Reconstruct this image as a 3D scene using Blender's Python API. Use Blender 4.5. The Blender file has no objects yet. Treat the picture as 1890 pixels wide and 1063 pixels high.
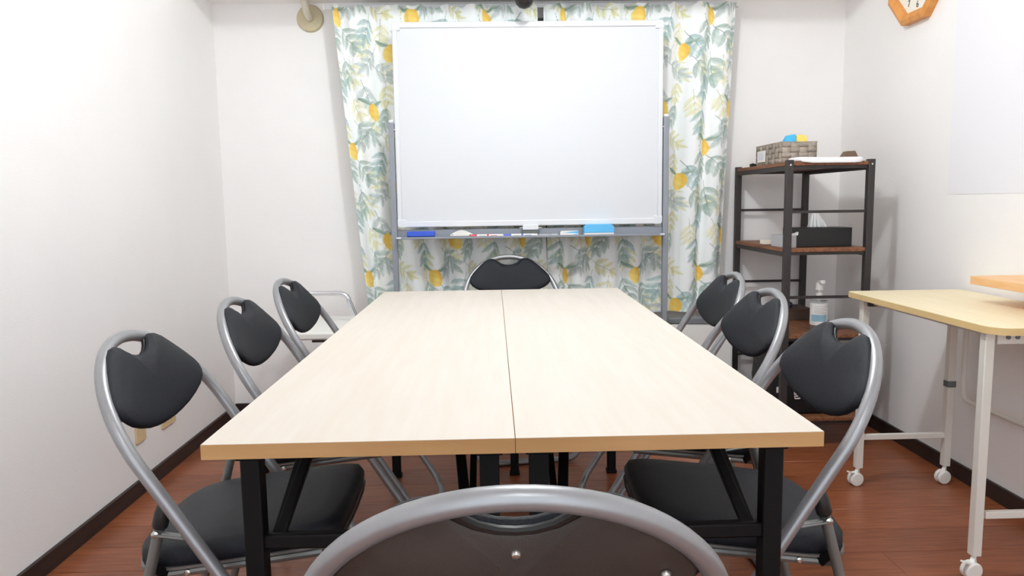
import bpy, bmesh, math, random
import numpy as np
from mathutils import Vector, Matrix
random.seed(7); rng = np.random.default_rng(7)
C = bpy.context.scene.collection
PI = math.pi
# ------------------------------------------------------------------ camera, light, exposure
IMG_W = 1890; F_PX = 1361.73; CAM_Z = 1.0386
PITCH, YAW, ROLL = 0.1169, 0.0237, -0.0142
def make_camera():
    cp, sp = math.cos(PITCH), math.sin(PITCH)
    Fw = Vector((math.sin(YAW)*cp, math.cos(YAW)*cp, -sp))
    R0 = Vector((math.cos(YAW), -math.sin(YAW), 0)); U0 = R0.cross(Fw)
    c, s = math.cos(ROLL), math.sin(ROLL)
    Rr = R0*c + U0*s; Up = U0*c - R0*s
    cam = bpy.data.cameras.new('camera'); cam.sensor_width = 36; cam.sensor_fit = 'HORIZONTAL'
    cam.lens = F_PX/IMG_W*36; cam.clip_start = 0.02; cam.clip_end = 60
    o = bpy.data.objects.new('camera', cam); C.objects.link(o)
    M4 = Matrix.Identity(4)
    for i in range(3):
        M4[i][0] = Rr[i]; M4[i][1] = Up[i]; M4[i][2] = -Fw[i]
    M4[0][3], M4[1][3], M4[2][3] = 0, 0, CAM_Z
    o.matrix_world = M4
    bpy.context.scene.camera = o
make_camera()
sc = bpy.context.scene
sc.view_settings.view_transform = 'Standard'; sc.view_settings.look = 'None'
sc.view_settings.gamma = 1.0; sc.view_settings.use_curve_mapping = False
sc.cycles.max_bounces = 20; sc.cycles.diffuse_bounces = 16
sc.view_settings.exposure = 0.24
W = bpy.data.worlds.new('world'); sc.world = W; W.use_nodes = True
W.node_tree.nodes['Background'].inputs['Color'].default_value = (0.86, 0.94, 1, 1)
W.node_tree.nodes['Background'].inputs['Strength'].default_value = 1.75
def lamp(name, loc, power, radius, col):
    l = bpy.data.lights.new(name, 'POINT'); l.energy = power; l.shadow_soft_size = radius; l.color = col
    o = bpy.data.objects.new(name, l); o.location = loc; C.objects.link(o); return o
lamp('ceiling_lamp_light', (0.2, 1.95, 2.27), 34, 0.07, (0.93, 0.975, 1.0))
lamp('rear_fill_light', (0.2, -0.75, 2.27), 12, 0.07, (0.93, 0.975, 1.0))  # added fill light behind the camera, no lamp body there

# ------------------------------------------------------------------ materials
def lin(v): return v/12.92 if v <= 0.04045 else ((v+0.055)/1.055)**2.4
def col(r, g, b): return (lin(r/255), lin(g/255), lin(b/255), 1)
MATS = {}
def mat(name, rgb, rough=0.5, metal=0.0, var=0.0, vscale=6.0, stretch=(1, 1, 1), bump=0.0, bscale=300.0, rgb2=None, spec=0.5, trans=0.0, coat=0.0, detail=3.0, obj_random=0.0):
    if name in MATS: return MATS[name]
    m = bpy.data.materials.new(name); m.use_nodes = True; nt = m.node_tree; N = nt.nodes; L = nt.links
    p = N['Principled BSDF']
    p.inputs['Roughness'].default_value = rough; p.inputs['Metallic'].default_value = metal
    p.inputs['Specular IOR Level'].default_value = spec
    p.inputs['Transmission Weight'].default_value = trans
    p.inputs['Coat Weight'].default_value = coat
    tc = N.new('ShaderNodeTexCoord')
    mp = N.new('ShaderNodeMapping'); mp.inputs['Scale'].default_value = stretch
    L.new(tc.outputs['Object'], mp.inputs['Vector'])
    nz = N.new('ShaderNodeTexNoise'); nz.inputs['Scale'].default_value = vscale; nz.inputs['Detail'].default_value = detail
    L.new(mp.outputs['Vector'], nz.inputs['Vector'])
    mx = N.new('ShaderNodeMix'); mx.data_type = 'RGBA'
    c1 = col(*rgb); c2 = col(*rgb2) if rgb2 else tuple(min(1, x*(1-var)) for x in c1[:3])+(1,)
    mx.inputs['A'].default_value = c1; mx.inputs['B'].default_value = c2
    cr = N.new('ShaderNodeMapRange'); cr.inputs['From Min'].default_value = 0.35; cr.inputs['From Max'].default_value = 0.65
    L.new(nz.outputs['Fac'], cr.inputs['Value']); L.new(cr.outputs['Result'], mx.inputs['Factor'])
    out = mx.outputs['Result']
    if obj_random:
        oi = N.new('ShaderNodeObjectInfo'); hs = N.new('ShaderNodeHueSaturation')
        mr = N.new('ShaderNodeMapRange'); mr.inputs['To Min'].default_value = 1-obj_random; mr.inputs['To Max'].default_value = 1+obj_random
        L.new(oi.outputs['Random'], mr.inputs['Value']); L.new(mr.outputs['Result'], hs.inputs['Value'])
        L.new(out, hs.inputs['Color']); out = hs.outputs['Color']
        ad = N.new('ShaderNodeVectorMath'); ad.operation = 'ADD'
        L.new(mp.outputs['Vector'], ad.inputs[0]); L.new(oi.outputs['Random'], ad.inputs[1]); L.new(ad.outputs[0], nz.inputs['Vector'])
    L.new(out, p.inputs['Base Color'])
    if bump:
        n2 = N.new('ShaderNodeTexNoise'); n2.inputs['Scale'].default_value = bscale; n2.inputs['Detail'].default_value = 2
        L.new(tc.outputs['Object'], n2.inputs['Vector'])
        bp = N.new('ShaderNodeBump'); bp.inputs['Strength'].default_value = bump; bp.inputs['Distance'].default_value = 0.002
        L.new(n2.outputs['Fac'], bp.inputs['Height']); L.new(bp.outputs['Normal'], p.inputs['Normal'])
    MATS[name] = m; return m
m_wall = mat('wallpaper', (247, 246, 245), 0.85, var=0.02, vscale=3, bump=0.25, bscale=220, spec=0.2)
m_ceil = mat('ceiling_paper', (247, 247, 246), 0.9, var=0.02, bump=0.2, bscale=200, spec=0.2)
m_base = mat('dark_baseboard', (52, 38, 34), 0.5, var=0.3, vscale=4, stretch=(1, 1, 12))
m_floor = mat('red_brown_plank', (152, 90, 58), 0.3, rgb2=(126, 70, 43), vscale=7, stretch=(1.2, 14, 1), obj_random=0.13, detail=6, bump=0.05, bscale=80)
m_sub = mat('floor_joint', (62, 28, 18), 0.7)
m_tab = mat('pale_maple_laminate', (216, 208, 198), 0.45, rgb2=(212, 203, 191), vscale=5, stretch=(9, 0.7, 1), detail=5)
m_tabe = mat('tan_edge_band', (190, 147, 96), 0.5, rgb2=(184, 140, 90), vscale=8, stretch=(1, 1, 8))
m_blk = mat('black_steel', (12, 11, 13), 0.5, var=0.2, bump=0.05, spec=0.2)
m_sil = mat('silver_paint_steel', (160, 161, 164), 0.36, metal=0.6, var=0.05, vscale=30, bump=0.03, bscale=600)
m_sil_shade = mat('shaded_silver_steel', (126, 126, 124), 0.4, metal=0.6, var=0.05, vscale=30)  # silver steel made darker: shade on legs and links is in the colour
m_vin = mat('charcoal_vinyl', (27, 30, 37), 0.5, var=0.25, vscale=260, bump=0.5, bscale=700, spec=0.3)
m_shell = mat('dark_back_board', (66, 58, 54), 0.55, rgb2=(56, 49, 45), vscale=12, bump=0.2, bscale=500)
m_cap = mat('black_plastic', (30, 28, 28), 0.45, var=0.2)
m_bolt = mat('bright_steel', (200, 198, 190), 0.25, metal=0.9)
m_chrome = mat('chrome', (220, 222, 226), 0.1, metal=1.0)
m_brd = mat('white_enamel', (219, 222, 226), 0.3, var=0.005, vscale=2)
m_brf = mat('white_aluminium', (226, 229, 233), 0.35, var=0.02)
m_brc = mat('pale_grey_corner_plastic', (226, 229, 234), 0.4, var=0.02)
m_post = mat('grey_paint_steel', (146, 151, 160), 0.4, metal=0.15, var=0.05)
m_post2 = mat('dark_grey_plastic', (106, 112, 112), 0.5, var=0.1)
m_rack = mat('dark_bronze_steel', (54, 48, 47), 0.5, var=0.15, bump=0.1, bscale=500)
m_wal = mat('walnut_board', (146, 94, 62), 0.5, rgb2=(108, 66, 42), vscale=9, stretch=(9, 1, 9), detail=6, bump=0.05)
m_desk = mat('yellow_birch_laminate', (238, 225, 190), 0.4, rgb2=(234, 219, 181), vscale=5, stretch=(8, 1, 1))
m_deske = mat('birch_edge', (226, 196, 138), 0.5, var=0.06)
m_wht = mat('white_paint_steel', (225, 222, 214), 0.4, var=0.03)
m_whp = mat('white_plastic', (236, 235, 230), 0.4, var=0.02)
m_ora = mat('orange_pine', (238, 196, 146), 0.5, rgb2=(230, 180, 126), vscale=8, stretch=(8, 1, 8), detail=5)
m_clkw = mat('orange_clock_wood', (226, 158, 84), 0.45, rgb2=(214, 142, 70), vscale=10, stretch=(1, 6, 1))
m_clkf = mat('cream_dial', (243, 243, 232), 0.5)
m_ink = mat('black_print', (40, 40, 42), 0.6)
m_paper = mat('white_paper', (240, 240, 240), 0.8, var=0.02)
m_beige = mat('beige_plastic', (226, 203, 158), 0.45, var=0.04)
m_pipe = mat('cream_pipe', (222, 215, 197), 0.45, var=0.06, vscale=15)
m_flange = mat('ageing_cream_plastic', (205, 194, 162), 0.5, var=0.1, vscale=20)
m_wick = mat('taupe_woven_band', (176, 163, 150), 0.7, rgb2=(148, 136, 124), vscale=60, stretch=(1, 1, 6), obj_random=0.12, bump=0.3)
m_blue = mat('deep_blue_plastic', (52, 92, 214), 0.4, var=0.05)
m_navy = mat('navy_felt', (22, 26, 74), 0.8)
m_sky = mat('sky_blue_plastic', (96, 190, 244), 0.4, var=0.04)
m_felt = mat('grey_felt', (90, 88, 88), 0.9)
m_red = mat('red_plastic', (214, 70, 88), 0.4)
m_bluecap = mat('violet_blue_plastic', (92, 108, 204), 0.4)
m_trans = mat('frosted_clear_plastic', (226, 224, 230), 0.25, trans=0.5)
m_blbox = mat('black_leatherette', (24, 22, 24), 0.5, bump=0.3, bscale=400, var=0.2)
m_bag = mat('black_bag_cloth', (26, 24, 26), 0.7, bump=0.4, bscale=120, var=0.3)
m_brn = mat('brown_cardboard', (122, 98, 80), 0.7, var=0.1)
m_dbrn = mat('dark_brown_box', (82, 62, 50), 0.65, var=0.15)
m_navb = mat('navy_plastic', (34, 44, 92), 0.5, var=0.2)
m_yel = mat('yellow_film', (250, 224, 110), 0.35, var=0.1, vscale=40)
m_blf = mat('bright_blue_film', (70, 190, 245), 0.3, var=0.15, vscale=40)
m_label = mat('white_label', (238, 236, 234), 0.5)
m_labelb = mat('pale_blue_label', (160, 205, 228), 0.5, var=0.1, vscale=40)
m_labelg = mat('grey_label_print', (186, 186, 190), 0.6)
m_clear = mat('clear_bottle', (240, 244, 246), 0.08, trans=0.92)
m_pump = mat('white_pump', (232, 230, 226), 0.35)
m_wglass = mat('dark_window_glass', (84, 87, 92), 0.05, spec=0.6)
m_wfr = mat('window_aluminium', (140, 140, 142), 0.4, metal=0.6)
m_lid = mat('slate_grey_plastic', (120, 124, 130), 0.5, var=0.05)
m_film = mat('white_board_film', (243, 243, 248), 0.45, var=0.005)

# ------------------------------------------------------------------ mesh helpers
def tag(o, label=None, cat=None, group=None, kind=None):
    if label: o['label'] = label
    if cat: o['category'] = cat
    if group: o['group'] = group
    if kind: o['kind'] = kind
    return o
def thing(name, label, cat, loc=(0, 0, 0), rz=0.0, group=None):
    o = bpy.data.objects.new(name, None); C.objects.link(o)
    o.location = loc; o.rotation_euler = (0, 0, rz); o.empty_display_size = 0.05
    return tag(o, label, cat, group)
class B:
    def __init__(s): s.v = []; s.f = []
    def add(s, vs, fs):
        n = len(s.v); s.v += [tuple(x) for x in vs]; s.f += [tuple(i+n for i in f) for f in fs]; return s
    def box(s, x0, x1, y0, y1, z0, z1):
        vs = [(x, y, z) for z in (z0, z1) for x, y in ((x0, y0), (x1, y0), (x1, y1), (x0, y1))]
        return s.add(vs, [(3, 2, 1, 0), (4, 5, 6, 7), (0, 1, 5, 4), (1, 2, 6, 5), (2, 3, 7, 6), (3, 0, 4, 7)])
    def bar(s, p, q, w, h, up=(0, 0, 1)):
        p = Vector(p); q = Vector(q); d = (q-p).normalized(); u = Vector(up)
        a = d.cross(u).normalized(); b = a.cross(d)
        vs = [e + a*sx*w/2 + b*sy*h/2 for e in (p, q) for sx, sy in ((-1, -1), (1, -1), (1, 1), (-1, 1))]
        return s.add(vs, [(3, 2, 1, 0), (4, 5, 6, 7), (0, 1, 5, 4), (1, 2, 6, 5), (2, 3, 7, 6), (3, 0, 4, 7)])
    def tube(s, pts, r, n=12, closed=False, caps=True, radii=None):
        P = [Vector(p) for p in pts]; m = len(P)
        T = []
        for i in range(m):
            a = P[(i-1) % m] if (closed or i > 0) else P[i]; b = P[(i+1) % m] if (closed or i < m-1) else P[i]
            T.append((b-a).normalized())
        ref = Vector((0, 0, 1)) if abs(T[0].z) < 0.9 else Vector((1, 0, 0))
        a = T[0].cross(ref).normalized(); vs = []
        fr = []
        for i in range(m):
            a = (a - T[i]*a.dot(T[i])).normalized(); fr.append((a.copy(), T[i].cross(a)))
        tw = 0.0
        if closed:
            a2 = (a - T[0]*a.dot(T[0])).normalized(); tw = math.atan2(a2.dot(fr[0][1]), a2.dot(fr[0][0]))
        for i in range(m):
            rr = radii[i] if radii else r
            for k in range(n):
                t = 2*PI*k/n - tw*i/m
                vs.append(P[i] + fr[i][0]*math.cos(t)*rr + fr[i][1]*math.sin(t)*rr)
        fs = []
        for i in range(m if closed else m-1):
            j = (i+1) % m
            for k in range(n): fs.append((i*n+k, i*n+(k+1) % n, j*n+(k+1) % n, j*n+k))
        if not closed and caps: fs += [tuple(range(n-1, -1, -1)), tuple((m-1)*n+k for k in range(n))]
        return s.add(vs, fs)
    def lathe(s, prof, n=20, o=(0, 0, 0), ax=(0, 0, 1)):
        A = Vector(ax).normalized(); ref = Vector((1, 0, 0)) if abs(A.x) < 0.9 else Vector((0, 1, 0))
        a = A.cross(ref).normalized(); b = A.cross(a); O = Vector(o); vs = []
        for r, z in prof:
            for k in range(n):
                t = 2*PI*k/n; vs.append(O + A*z + a*math.cos(t)*max(r, 1e-5) + b*math.sin(t)*max(r, 1e-5))
        fs = [(i*n+k, i*n+(k+1) % n, (i+1)*n+(k+1) % n, (i+1)*n+k) for i in range(len(prof)-1) for k in range(n)]
        fs += [tuple(range(n-1, -1, -1)), tuple((len(prof)-1)*n+k for k in range(n))]
        return s.add(vs, fs)
    def prism(s, poly, f0, f1):            # poly of 2D points, f0 / f1 map a 2D point to 3D
        n = len(poly)
        vs = [f0(p) for p in poly] + [f1(p) for p in poly]
        fs = [tuple(range(n-1, -1, -1)), tuple(range(n, 2*n))] + [(i, (i+1) % n, (i+1) % n+n, i+n) for i in range(n)]
        return s.add(vs, fs)
    def loops(s, rings, cap0=None, cap1=None):   # list of equal-length 3D rings
        n = len(rings[0]); base = len(s.v)
        vs = [p for r in rings for p in r]
        fs = [(i*n+k, i*n+(k+1) % n, (i+1)*n+(k+1) % n, (i+1)*n+k) for i in range(len(rings)-1) for k in range(n)]
        if cap0 is not None:
            vs.append(cap0); c = len(vs)-1; fs += [(c, (k+1) % n, k) for k in range(n)]
        if cap1 is not None:
            vs.append(cap1); c = len(vs)-1; o = (len(rings)-1)*n; fs += [(c, o+k, o+(k+1) % n) for k in range(n)]
        return s.add(vs, fs)
    def ob(s, name, m, parent=None, bevel=0.0, smooth=True, ang=0.6, seg=2, kind=None, label=None):
        me = bpy.data.meshes.new(name); me.from_pydata(s.v, [], s.f)
        bm = bmesh.new(); bm.from_mesh(me); bmesh.ops.recalc_face_normals(bm, faces=bm.faces); bm.to_mesh(me); bm.free()
        me.materials.append(m)
        if smooth:
            me.shade_smooth(); me.set_sharp_from_angle(angle=ang)
        o = bpy.data.objects.new(name, me); C.objects.link(o); o.parent = parent
        if bevel:
            b = o.modifiers.new('bevel', 'BEVEL'); b.width = bevel; b.segments = seg; b.limit_method = 'ANGLE'; b.angle_limit = 0.6
            b.harden_normals = False
        if kind: o['kind'] = kind
        if label: o['label'] = label
        return o
def copy_tree(o, parent=None):
    c = o.copy(); C.objects.link(c); c.parent = parent
    for ch in [x for x in o.children]: copy_tree(ch, c)
    return c
def rrect(x0, x1, y0, y1, r, n=5):
    if not isinstance(r, (list, tuple)): r = [r]*4
    out = []
    for (cx, cy, a, rr) in ((x1-r[0], y1-r[0], 0, r[0]), (x0+r[1], y1-r[1], 90, r[1]), (x0+r[2], y0+r[2], 180, r[2]), (x1-r[3], y0+r[3], 270, r[3])):
        for k in range(n+1):
            t = math.radians(a+90*k/n); out.append((cx+rr*math.cos(t), cy+rr*math.sin(t)))
    return out
def slab(poly, z0, z1): return B().prism(poly, lambda p: (p[0], p[1], z0), lambda p: (p[0], p[1], z1))

# ------------------------------------------------------------------ room shell
XL, XR, YB, YF, ZC = -1.2996, 1.7028, 3.62, -1.6, 2.40
floor = B().box(XL-.1, XR+.1, YF-.1, YB+.1, -0.06, -0.008).ob('floor', m_sub, kind='structure')
pw, pl = 0.1515, 1.818
y = YF; row = 0
while y < YB:
    off = (row*0.606) % pl; x = XL - off
    while x < XR:
        a, b = max(x, XL), min(x+pl, XR)
        if b-a > .01:
            B().box(a+.0004, b-.0004, y+.0005, min(y+pw, YB)-.0005, -0.009, 0).ob('plank', m_floor, floor, bevel=0.0008, seg=1)
        x += pl
    y += pw; row += 1
B().box(XL-.1, XL, YF-.1, YB+.1, -0.05, ZC).ob('wall_left', m_wall, kind='structure')
B().box(XR, XR+.1, YF-.1, YB+.1, -0.05, ZC).ob('wall_right', m_wall, kind='structure')
wx0, wx1, wz0, wz1 = -0.55, 0.98, 0.75, 1.90
B().box(XL, wx0, YB, YB+.1, -.05, ZC).box(wx1, XR, YB, YB+.1, -.05, ZC).box(wx0, wx1, YB, YB+.1, -.05, wz0).box(wx0, wx1, YB, YB+.1, wz1, ZC).ob('wall_back', m_wall, kind='structure')
B().box(XL, -1.15, YF-.1, YF, -.05, ZC).box(1.55, XR, YF-.1, YF, -.05, ZC).box(-1.15, 1.55, YF-.1, YF, 2.3, ZC).ob('wall_front', m_wall, kind='structure')  # wide opening behind the camera is invented, lets world light in as fill
B().box(XL-.1, XR+.1, YF-.1, YB+.1, ZC, ZC+.1).ob('ceiling', m_ceil, kind='structure')
B().box(XL, XR, 3.20, YB, 1.975, ZC).ob('trim_1', m_wall, kind='structure', label='boxed ceiling beam above the curtains', bevel=.003)
hb = 0.0585
B().box(XL, XL+.012, YF, YB, 0, hb).ob('baseboard_left', m_base, kind='structure', bevel=.002)
B().box(XR-.012, XR, YF, YB, 0, hb).ob('baseboard_right', m_base, kind='structure', bevel=.002)
B().box(XL+.012, XR-.012, YB-.012, YB, 0, hb).ob('baseboard_back', m_base, kind='structure', bevel=.002)
win = bpy.data.objects.new('window_1', None); C.objects.link(win); win['kind'] = 'structure'
wf = B()
for (a, b, c, d) in ((wx0, wx0+.04, wz0, wz1), (wx1-.04, wx1, wz0, wz1), (wx0, wx1, wz0, wz0+.04), (wx0, wx1, wz1-.04, wz1), (.195, .235, wz0, wz1)):
    wf.box(a, b, YB+.03, YB+.07, c, d)
wf.ob('window_frame', m_wfr, win)
B().box(wx0+.04, .195, YB+.048, YB+.054, wz0+.04, wz1-.04).ob('pane', m_wglass, win)
B().box(.235, wx1-.04, YB+.048, YB+.054, wz0+.04, wz1-.04).ob('pane', m_wglass, win)

# ------------------------------------------------------------------ meeting tables
TX, TY, TL, TH, TT = 0.0261, 1.0296, 1.8, 0.70, 0.0224
def meeting_table(cx, inner, label):
    t = thing('meeting_table', label, 'table', (cx, TY+TL/2, 0), 0, 'two folding tables pushed together')
    hw = 0.2246; hl = TL/2
    B().box(-hw+.0004, hw-.0004, -hl+.0004, hl-.0004, TH-.0012, TH).box(-hw+.003, hw-.003, -hl+.003, hl-.003, TH-TT, TH-.0012).ob('tabletop', m_tab, t)
    B().box(-hw, hw, -hl, -hl+.002, TH-TT, TH-.0006).box(-hw, hw, hl-.002, hl, TH-TT, TH-.0006).box(-hw, -hw+.002, -hl+.002, hl-.002, TH-TT, TH-.0006).box(hw-.002, hw, -hl+.002, hl-.002, TH-TT, TH-.0006).ob('edge_band', m_tabe, t)
    zu = TH-TT
    for q in ((-.19, .19, -.80, -.765), (-.19, .19, .765, .80), (-.13, -.10, -.765, .765), (.10, .13, -.765, .765)): B().box(*q, zu-.012, zu).ob('under_rail', m_blk, t)
    xo, xi = -inner*0.186, inner*0.186
    for e in (-1, 1):
        yl = e*0.80
        for x in (xo, xi):
            B().box(x-.0155, x+.0155, yl-.0155, yl+.0155, 0.004, zu-.012).box(x-.019, x+.019, yl-.019, yl+.019, 0, .012).ob('leg', m_blk, t, bevel=.003)
            s = 1 if x < 0 else -1
            B().box(x-.021, x+.021, yl-.019, yl+.019, zu-.032, zu-.0005).ob('leg_bracket', m_blk, t, bevel=.002)
            B().bar((x+s*.03, yl, .512), (x+s*.03, yl-e*.36, zu-.006), .012, .016).ob('folding_strut', m_blk, t, bevel=.002)
            B().bar((x+s*.036, yl, .514), (x+s*.066, yl-e*.24, zu-.006), .018, .010).ob('folding_strut', m_blk, t, bevel=.002)
        B().box(min(xo, xi), max(xo, xi), yl-.010, yl+.010, .496, .521).ob('crossbar', m_blk, t, bevel=.004)
    return t
meeting_table(TX-.22500, 1, 'long pale folding table with tan edge, left one of the two joined tables')
meeting_table(TX+.22500, -1, 'long pale folding table with tan edge, right one of the two joined tables')

# ------------------------------------------------------------------ folding chairs
PHI, CA, CB, CHT = 0.56, 0.209, 0.216, 0.791
sP, cP = math.sin(PHI), math.cos(PHI)
def plane(u, s, n=0.0):                    # back-frame plane -> chair space (x lateral, y forward, z up)
    return (u, s*sP + n*cP, CHT - s*cP + n*sP)
def sm(t): return t*t*(3-2*t)
def dish(u, s, n=0.0):                     # the pad and its board are dished: the lower middle bulges backwards
    return plane(u, s, n - .026*sm(min(1, max(0, (s-.02)/.14)))*max(0, 1-(u/.19)**2)**1.0)
def make_chair():
    t = thing('folding_chair', 'x', 'chair', (0, 0, 0), 0, 'grey folding chairs around the joined tables')
    half = []
    for k in range(22):
        a = (k/21)*PI/2; half.append((CA*math.sin(a), CB*(1-math.cos(a))))
    se = (CHT-.0115)/cP; r = .06
    for k in range(1, 12): half.append((CA, CB+(se-r-CB)*k/11))
    for k in range(1, 8):
        a = k/7*PI/2; half.append((CA-r+r*math.cos(a), se-r+r*math.sin(a)))
    half.append((CA*.3, se))
    path = half + [(-u, s) for u, s in reversed(half[1:])]
    B().tube([plane(u, s) for u, s in path], .0113, 14, closed=True).ob('frame', m_sil, t)
    # back pad
    out = [(0, .0485), (.017, .047), (.036, .041), (.051, .0305), (.060, .022), (.070, .0175), (.087, .0195), (.106, .030), (.133, .054), (.160, .083), (.174, .104), (.1775, .117), (.1755, .131), (.167, .1425), (.150, .153), (.122, .1625), (.09, .170), (.055, .1745), (.027, .1765)]
    ring2 = out + [(0, .177)] + [(-u, s) for u, s in reversed(out[1:])]
    cen = (0, .105)
    def inset(d):
        d -= .003
        n_ = len(ring2); o_ = []
        for i in range(n_):
            (x0, y0), (x1, y1) = ring2[i-1], ring2[(i+1) % n_]; tx, ty = x1-x0, y1-y0; l_ = math.hypot(tx, ty)
            o_.append((ring2[i][0]-ty/l_*d, ring2[i][1]+tx/l_*d))
        return o_
    def ring(d, n, k=1.0): return [dish(cen[0]+(u-cen[0])*k, cen[1]+(s-cen[1])*k, n) for u, s in inset(d)]
    B().loops([ring(.006, .0062), ring(.001, .0075), ring(-.0008, .0105), ring(.0004, .0140), ring(.0035, .0178), ring(.009, .0206), ring(.009, .0245, .84), ring(.009, .0275, .6), ring(.009, .029, .3)], dish(0, .105, .0062), dish(0, .105, .0293)).ob('back_pad', m_vin, t, ang=1.2)
    sh = B().loops([ring(.012, .001), ring(.009, .003), ring(.009, .0066)], dish(0, .105, .001), dish(0, .105, .0066)).ob('back_board', m_shell, t, ang=.5)
    rim = [dish(u*1.0, s+.0015, .004) for u, s in [(-.057, .021), (-.048, .0305), (-.034, .0405), (-.016, .0465), (0, .048), (.016, .0465), (.034, .0405), (.048, .0305), (.057, .021)]]
    B().tube(rim, .0045, 8).ob('handle_rim', m_cap, t)
    for u, s in ((0, .073), (-.140, .113), (.140, .113)):
        B().lathe([(.0052, 0), (.0052, .002), (.0038, .0045), (.001, .0055)], 12, dish(u, s, .0022), (0, -cP, -sP)).ob('bolt', m_bolt, sh)
    # rear legs: one U tube
    def rl(z): return .002 + (.139/.52)*(z-.012)
    zt = .525; rp = []
    for z in (zt, .4, .28, .16, .09): rp.append((.186, rl(z), z))
    for k in range(1, 7):
        a = k/6*PI/2; rp.append((.186-.05+.05*math.cos(a), rl(.06-.05*math.sin(a)+.0015), .0605-.05*math.sin(a)))
    rpath = rp + [(-x, y_, z_) for x, y_, z_ in reversed(rp)]
    rear = B().tube(rpath, .0095, 12).ob('rear_leg', m_sil_shade, t)
    for s in (-1, 1):
        d = Vector((0, rl(1)-rl(0), 1)).normalized()
        B().lathe([(.0112, 0), (.0135, .004), (.0135, .028), (.011, .04), (.005, .045)], 14, (s*.186, rl(.492), .492), d).ob('cap', m_cap, rear)
    # seat
    def zt_(f): return .437 + .12*(f-.06)
    so = [(0, .052), (.06, .055), (.11, .062), (.145, .078), (.163, .105), (.170, .15), (.171, .20), (.170, .28), (.168, .36), (.163, .398), (.150, .420), (.125, .430), (.07, .435)]
    sr = so + [(0, .436)] + [(-u, f) for u, f in reversed(so[1:])]
    def srg(k, dz): return [(u*k, .25+(f-.25)*k, zt_(.25+(f-.25)*k)+dz) for u, f in sr]
    B().loops([srg(.93, -.040), srg(.985, -.036), srg(1.0, -.026), srg(1.0, -.014), srg(.975, -.005), srg(.9, .001), srg(.7, .005), srg(.35, .007)], (0, .25, zt_(.25)-.04), (0, .25, zt_(.25)+.0075)).ob('seat', m_vin, t, ang=1.2)
    B().loops([srg(.99, -.0415), srg(1.012, -.0405), srg(1.012, -.036), srg(.99, -.0355)]).ob('seat_trim', m_sil_shade, t)
    for s in (-1, 1):
        B().tube([(s*.160, f, zt_(f)-.050) for f in (.10, .2, .3, .40)], .0085, 10).ob('seat_rail', m_sil_shade, t)
        lk = B().bar((s*.198, rl(.486), .486), (s*.198, .373*sP, CHT-.373*cP), .004, .018, up=(1, 0, 0))
        p, q = Vector((s*.198, rl(.486), .486)), Vector((s*.198, .373*sP, CHT-.373*cP)); d = (q-p)
        lk.bar(p+d*.15, p+d*.78, .008, .010, up=(1, 0, 0))
        l_o = lk.ob('hinge_link', m_sil_shade, t, bevel=.0015)
        for pt in (p, q): B().lathe([(.0065, 0), (.0065, .003), (.003, .005)], 10, pt+Vector((s*.002, 0, 0)), (s, 0, 0)).ob('rivet', m_bolt, l_o)
        B().lathe([(.006, 0), (.006, .004), (.003, .006)], 10, (s*.166, .165, zt_(.165)-.05), (s, 0, 0)).ob('rivet', m_bolt, t)
        B().bar((s*.180, rl(.43), .42), (s*.165, .125, zt_(.125)-.05), .012, .016).ob('rail_joint', m_blk, t)
    return t
ch0 = make_chair()
CH = [(-.715, 1.407, 1.07, 'silver tube folding chair nearest on the left side, in front of two beige outlets'),
      (-.689, 1.914, 1.0, 'silver tube folding chair in the middle of the left side of the table'),
      (-.690, 2.388, 0, 'silver tube folding chair farthest on the left side, before the chrome handle'),
      (.700, 1.394, 178.7, 'silver tube folding chair nearest on the right side, next to the white castered desk'),
      (.734, 1.910, 180.4, 'silver tube folding chair in the middle of the right side of the table'),
      (.782, 2.355, 179.1, 'silver tube folding chair farthest on the right side, before the lemon curtain'),
      (.015, .595, 89.95, 'folding chair at the near end of the table, seen from its brown back board'),
      (.060, 3.315, -81.9, 'folding chair at the far end of the table, under the whiteboard tray')]
for i, (x, y, th, lab) in enumerate(CH):
    o = ch0 if i == 0 else copy_tree(ch0)
    o.location = (x, y, 0); o.rotation_euler = (0, 0, math.radians(th-90)); o['label'] = lab

# ------------------------------------------------------------------ whiteboard on stand
wb = thing('whiteboard', 'large white standing whiteboard on grey posts in front of the lemon curtains', 'whiteboard', (0.168, 3.37, 0))
bx0, bx1, bz0, bz1 = -.601, .600, .9275, 1.8261
B().box(bx0+.012, bx1-.012, -.006, .012, bz0+.012, bz1-.012).ob('writing_surface', m_brd, wb)
for (a, b, c, d) in ((bx0+.03, bx1-.03, bz0, bz0+.026), (bx0+.03, bx1-.03, bz1-.026, bz1), (bx0, bx0+.022, bz0+.03, bz1-.03), (bx1-.022, bx1, bz0+.03, bz1-.03)):
    B().box(a, b, -.012, .015, c, d).ob('frame_rail', m_brf, wb, bevel=.004)
for sx in (0, 1):
    for sz in (0, 1):
        xa, xb = (bx0-.001, bx0+.036) if sx == 0 else (bx1-.036, bx1+.001)
        za, zb = (bz0-.001, bz0+.036) if sz == 0 else (bz1-.036, bz1+.001)
        rr = [.002]*4; rr[{(1, 1): 0, (0, 1): 1, (0, 0): 2, (1, 0): 3}[(sx, sz)]] = .014
        B().prism(rrect(xa, xb, za, zb, rr), lambda p: (p[0], -.0135, p[1]), lambda p: (p[0], .016, p[1])).ob('corner_cap', m_brc, wb, bevel=.003)
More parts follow.
